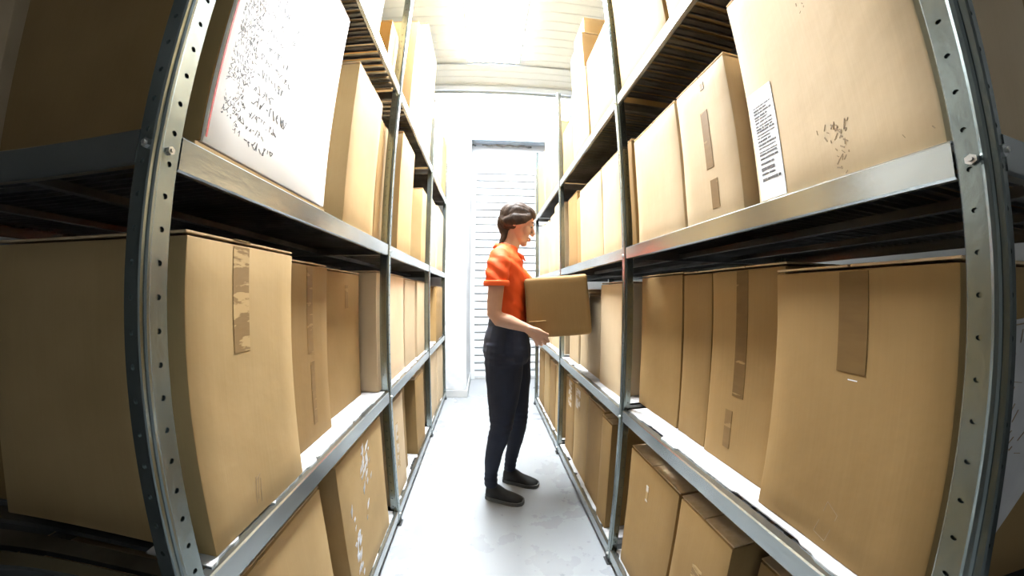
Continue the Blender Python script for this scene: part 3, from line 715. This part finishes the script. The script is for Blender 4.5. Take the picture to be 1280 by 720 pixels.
# left arm and hand, reaching round the far side of the box
loft(bm, [((.085, 1.845, 1.345), .036), ((.120, 1.895, 1.32), .038), ((.19, 1.935, 1.25), .041), ((.262, 1.955, 1.165), .036), ((.285, 1.957, 1.125), .035), ((.32, 1.952, 1.08), .033), ((.37, 1.942, 1.02), .026), ((.40, 1.934, .985), .021, .017), ((.415, 1.925, .960), .030, .014), ((.425, 1.915, .935), .030, .013)], 16)
for k in range(4):
    x = .405 + k * .017
    finger(bm, [(x, 1.912, .94), (x + .002, 1.895, .925), (x + .003, 1.870, .924), (x + .003, 1.85, .928)], .0085, .0066)
finger(bm, [(.405, 1.925, .975), (.398, 1.915, 1.0), (.395, 1.905, 1.025)], .0105, .0078)
body = fuse('body', bm, SKIN, pr, .0029, 2)
# trousers
bm = bmesh.new()
loft(bm, [((.118, CY, 1.028), .098, .130), ((.117, CY, .99), .105, .140), ((.112, CY, .93), .120, .158), ((.112, CY, .87), .130, .168), ((.122, CY, .82), .122, .160), ((.128, CY, .79), .10, .14)])
loft(bm, [((.098, 1.682, .90), .10, .085), ((.092, 1.675, .80), .098, .088), ((.090, 1.668, .68), .088, .080), ((.084, 1.662, .56), .070, .066), ((.078, 1.662, .47), .060, .058), ((.058, 1.672, .38), .053, .052), ((.040, 1.685, .30), .047, .047), ((.024, 1.702, .18), .036, .037), ((.022, 1.712, .09), .036, .038)])
loft(bm, [((.140, 1.82, .90), .10, .085), ((.155, 1.828, .80), .096, .086), ((.170, 1.838, .68), .083, .080), ((.180, 1.848, .55), .066, .066), ((.190, 1.852, .46), .053, .055), ((.182, 1.862, .37), .051, .050), ((.168, 1.872, .29), .046, .046), ((.148, 1.885, .17), .036, .037), ((.140, 1.890, .09), .036, .038)])
def tw(co, n):
    a = noise.noise(Vector((co.x * 9, co.y * 9, co.z * 14))) * .004
    k = math.exp(-((co.z - .47) / .07) ** 2) + math.exp(-((co.z - .14) / .05) ** 2) + .6 * math.exp(-((co.z - .84) / .06) ** 2)
    return co + n * (a + .0016 * k * math.sin(co.z * 190 + co.y * 30 + co.x * 25))
tr = fuse('trousers', bm, TROUS, pr, .005, 4, tw)
bm = bmesh.new(); loft(bm, [((.118, CY, 1.000), .1055, .1395), ((.118, CY, 1.030), .1015, .1345)], 40)
o = obj('waistband', bm, TROUS, tr, loc=-PO)
# shirt with short rolled sleeves
bm = bmesh.new()
loft(bm, [((.118, CY, 1.012), .102, .138), ((.118, CY, 1.06), .100, .136), ((.116, CY, 1.14), .098, .146), ((.116, CY, 1.23), .100, .156), ((.104, CY, 1.32), .086, .168), ((.100, CY, 1.365), .070, .150), ((.112, CY, 1.398), .060, .095), ((.118, CY, 1.415), .055, .066)])
loft(bm, [((.085, 1.665, 1.358), .050), ((.068, 1.612, 1.342), .052), ((.058, 1.585, 1.295), .055), ((.052, 1.572, 1.25), .0545), ((.050, 1.567, 1.205), .056)])
loft(bm, [((.085, 1.84, 1.362), .055), ((.118, 1.90, 1.338), .058), ((.17, 1.925, 1.275), .062), ((.215, 1.94, 1.225), .062), ((.235, 1.945, 1.20), .062)])
def sw(co, n):
    a = noise.noise(Vector((co.x * 11, co.y * 10, co.z * 9 + 3))) * .006
    f = math.sin((co.x * .8 + co.z * .9) * 105 + 3 * noise.noise(co * 6)) * .0028 * (1 if co.z < 1.34 else .4)
    return co + n * (a + f)
st = fuse('shirt', bm, SHIRT, pr, .005, 4, sw)
for (c, ax, r) in (((.0505, 1.567, 1.210), (0, 0, 1), .0585), ((.230, 1.944, 1.206), (.55, .1, -.62), .062)):
    bm = bmesh.new(); c = Vector(c); ax = Vector(ax).normalized()
    q = ax.to_track_quat('Z', 'Y').to_matrix()
    n1, n2 = 28, 8; R = [[bm.verts.new(c + q @ Vector(((r + .004 * math.cos(b)) * math.cos(a), (r + .004 * math.cos(b)) * math.sin(a), .013 * math.sin(b)))) for b in [2 * math.pi * k / n2 for k in range(n2)]] for a in [2 * math.pi * k / n1 for k in range(n1)]]
    for i in range(n1):
        for j in range(n2): bm.faces.new((R[i][j], R[(i + 1) % n1][j], R[(i + 1) % n1][(j + 1) % n2], R[i][(j + 1) % n2]))
    obj('sleeve_cuff', bm, SHIRT, st, loc=-PO, smooth=True)
# open collar: two folded strips running down from the neck
for sy in (-1, 1):
    bm = bmesh.new(); A = []
    for k in range(9):
        t = k / 8; ang = math.pi * (1 - .72 * t)
        cx, cy = .122 + .062 * math.cos(ang) + .028 * t, CY + sy * .062 * math.sin(ang) * (1 - .35 * t)
        zz = 1.425 - .075 * t ** 1.5
        d = Vector((math.cos(ang), sy * math.sin(ang), 0))
        A.append([Vector((cx, cy, zz)), Vector((cx, cy, zz)) + d * .012 + Vector((0, 0, .006)), Vector((cx, cy, zz)) + d * .026 + Vector((0, 0, -.022)), Vector((cx, cy, zz)) + d * .014 + Vector((0, 0, -.018))])
    V = [[bm.verts.new(p) for p in a] for a in A]
    for a, b in zip(V, V[1:]):
        for j in range(4): bm.faces.new((a[j], a[(j + 1) % 4], b[(j + 1) % 4], b[j]))
    bm.faces.new(V[0]); bm.faces.new(V[-1][::-1])
    obj('collar', bm, SHIRT, st, loc=-PO, smooth=True)
# hair gathered low at the nape
bm = bmesh.new()
ell(bm, (-.014, 0, .014), (.090, .077, .084), HM); ell(bm, (-.046, 0, -.030), (.056, .062, .060), HM); ell(bm, (.026, 0, .040), (.062, .060, .050), HM); ell(bm, (-.02, 0, -.02), (.062, .074, .056), HM)
for sy in (-1, 1): loft(bm, [(HM @ Vector((.062, sy * .050, .030)), .016, .01), (HM @ Vector((.035, sy * .070, .0)), .026, .012), (HM @ Vector((-.015, sy * .075, -.022)), .032, .012), (HM @ Vector((-.06, sy * .045, -.05)), .026, .02)], 12)
loft(bm, [(HM @ Vector((-.062, 0, -.055)), .032, .036), ((.100, CY - .015, 1.472), .022, .026), ((.086, CY - .03, 1.436), .017, .02), ((.074, CY - .04, 1.412), .010, .012), ((.064, CY - .045, 1.398), .004, .006)], 14)
def hw(co, n): return co + n * (.0008 * math.sin(co.y * 420 + 6 * noise.noise(co * 12)) + .0015 * noise.noise(co * 30))
fuse('hair', bm, HAIR, pr, .0038, 3, hw)
for sy in (-1, 1):
    bm = bmesh.new(); ell(bm, (.0800, sy * .031, -.020), (.007, .010, .006), HM); e = obj('eye', bm, EYE, pr, loc=-PO, smooth=True)
    bm = bmesh.new(); ell(bm, (.0855, sy * .032, -.021), (.003, .0055, .0055), HM); obj('iris', bm, IRIS, e, smooth=True)
    bm = bmesh.new(); loft(bm, [(HM @ Vector((.096 - .002, sy * .014, .000)), .003), (HM @ Vector((.091, sy * .032, .006)), .0035), (HM @ Vector((.078, sy * .050, .0)), .002)], 8); obj('eyebrow', bm, HAIR, pr, loc=-PO, smooth=True)
bm = bmesh.new(); ell(bm, (.0945, 0, -.078), (.0065, .019, .0045), HM); ell(bm, (.0945, 0, -.0865), (.0065, .016, .0055), HM); obj('lips', bm, LIPS, pr, loc=-PO, smooth=True)
# shoes
def shoe(hx, hy, tx, ty):
    d = Vector((tx - hx, ty - hy, 0)); L = d.length; d.normalize(); n = Vector((-d.y, d.x, 0)); h = Vector((hx, hy, 0))
    prof = [(0, .014, .03, .05), (.012, .030, .034, .075), (.05, .036, .04, .088), (.085, .037, .04, .078), (.13, .041, .03, .052), (.18, .045, .022, .036), (.22, .038, .018, .026), (.242, .020, .014, .018)]
    bm = bmesh.new(); Rg = []
    for (u, w, z0, z1) in prof:
        c = h + d * u * L / .245; ring = []
        for k in range(16):
            a = 2 * math.pi * k / 16; zz = .014 + (z1) * max(0, math.sin(a)) ** .8 if math.sin(a) > 0 else .014
            ring.append(bm.verts.new(c + n * w * math.cos(a) + Vector((0, 0, zz))))
        Rg.append(ring)
    for a, b in zip(Rg, Rg[1:]):
        for k in range(16): bm.faces.new((a[k], a[(k + 1) % 16], b[(k + 1) % 16], b[k]))
    bm.faces.new(Rg[0]); bm.faces.new(Rg[-1][::-1])
    s = obj('shoe', bm, SHOE, pr, loc=-PO, smooth=True)
    bm = bmesh.new(); out = []
    for (u, w) in ((-.006, .012), (.004, .028), (.04, .038), (.10, .040), (.15, .045), (.19, .047), (.225, .040), (.245, .026), (.252, .010)): out.append((u, w))
    pts = [h + d * u * L / .245 + n * w for u, w in out] + [h + d * u * L / .245 - n * w for u, w in out[::-1]]
    a = [bm.verts.new(p + Vector((0, 0, .0))) for p in pts]; b = [bm.verts.new(p + Vector((0, 0, .022))) for p in pts]
    bm.faces.new(a[::-1]); bm.faces.new(b)
    for i in range(len(pts)): j = (i + 1) % len(pts); bm.faces.new((a[i], a[j], b[j], b[i]))
    obj('shoe_sole', bm, SOLE, s)
shoe(-.004, 1.738, .196, 1.652)
shoe(.104, 1.915, .306, 1.822)

# the carried box, held tilted with a loose flap at the lower corner
bm = bmesh.new(); W, D, Hh = .314, .30, .296
box(bm, -W / 2, W / 2, -D / 2, D / 2, -Hh / 2, Hh / 2)
bmesh.ops.subdivide_edges(bm, edges=bm.edges[:], cuts=7, use_grid_fill=True)
for v in bm.verts:
    v.co += Vector((noise.noise(v.co * 6), noise.noise(v.co * 6 + Vector((5, 0, 0))), noise.noise(v.co * 6 + Vector((0, 7, 0))))) * .004
sharp = [e for e in bm.edges if e.is_manifold and e.calc_face_angle() > .8]
bmesh.ops.bevel(bm, geom=sharp, offset=.018, segments=4, affect='EDGES', profile=.5)
hb = obj('cardboard_box', bm, CARD, None, (.380, 1.724, 1.099), (0, math.radians(-5), math.radians(-13)), smooth=True)
tag(hb, 'soft-cornered brown box held in the person\'s hands', 'cardboard box')
bm = bmesh.new(); box(bm, -W / 2 + .012, -W / 2 + .095, -D / 2 - .020, -D / 2 + .004, -Hh / 2 + .082, -Hh / 2 + .086, bev=.001, M=None)
obj('loose_flap', bm, CARD2, hb)
bm = bmesh.new(); box(bm, -W / 2 + .012, W / 2 - .012, -.0015, .0015, Hh / 2 - .001, Hh / 2 + .003); obj('top_seam', bm, DARKGAP, hb)

# ------------------------------------------------------------------ camera (wide fisheye lens) and render settings
cd = bpy.data.cameras.new('camera'); cam = bpy.data.objects.new('camera', cd); C.objects.link(cam); sc.camera = cam
cd.type = 'PANO'; cd.sensor_width = 36; cd.sensor_fit = 'HORIZONTAL'
cc = cd
cc.panorama_type = 'FISHEYE_LENS_POLYNOMIAL'
F_, K_ = 414.865 * 36 / 1280, -.085
cc.fisheye_fov = math.radians(178)
cc.fisheye_polynomial_k0 = 0; cc.fisheye_polynomial_k1 = -1 / F_; cc.fisheye_polynomial_k2 = 0; cc.fisheye_polynomial_k3 = -K_ / F_ ** 3; cc.fisheye_polynomial_k4 = 0
yaw, pit, rol = .0789, .0176, -.0042
c_, s_ = math.cos(rol), math.sin(rol); R1 = Matrix(((c_, 0, s_), (0, 1, 0), (-s_, 0, c_)))
c_, s_ = math.cos(pit), math.sin(pit); R2 = Matrix(((1, 0, 0), (0, c_, -s_), (0, s_, c_)))
c_, s_ = math.cos(yaw), math.sin(yaw); R3 = Matrix(((c_, s_, 0), (-s_, c_, 0), (0, 0, 1)))
Rw = R3 @ R2 @ R1          # columns: right, forward, up
r, f, u = Rw.col[0], Rw.col[1], Rw.col[2]
M = Matrix(((r[0], u[0], -f[0], 0), (r[1], u[1], -f[1], 0), (r[2], u[2], -f[2], 1.16), (0, 0, 0, 1)))
cam.matrix_world = M
cd.clip_start = .01
w = bpy.data.worlds.new('world'); sc.world = w; w.use_nodes = True
w.node_tree.nodes['Background'].inputs[0].default_value = (.8, .85, .9, 1); w.node_tree.nodes['Background'].inputs[1].default_value = .3
sc.view_settings.view_transform = 'Standard'; sc.view_settings.look = 'None'; sc.view_settings.gamma = 1; sc.view_settings.use_curve_mapping = False
sc.view_settings.exposure = 1.2
sc.cycles.use_denoising = True
sc.cycles.max_bounces = 8; sc.cycles.diffuse_bounces = 2
sc.cycles.sample_clamp_indirect = 8
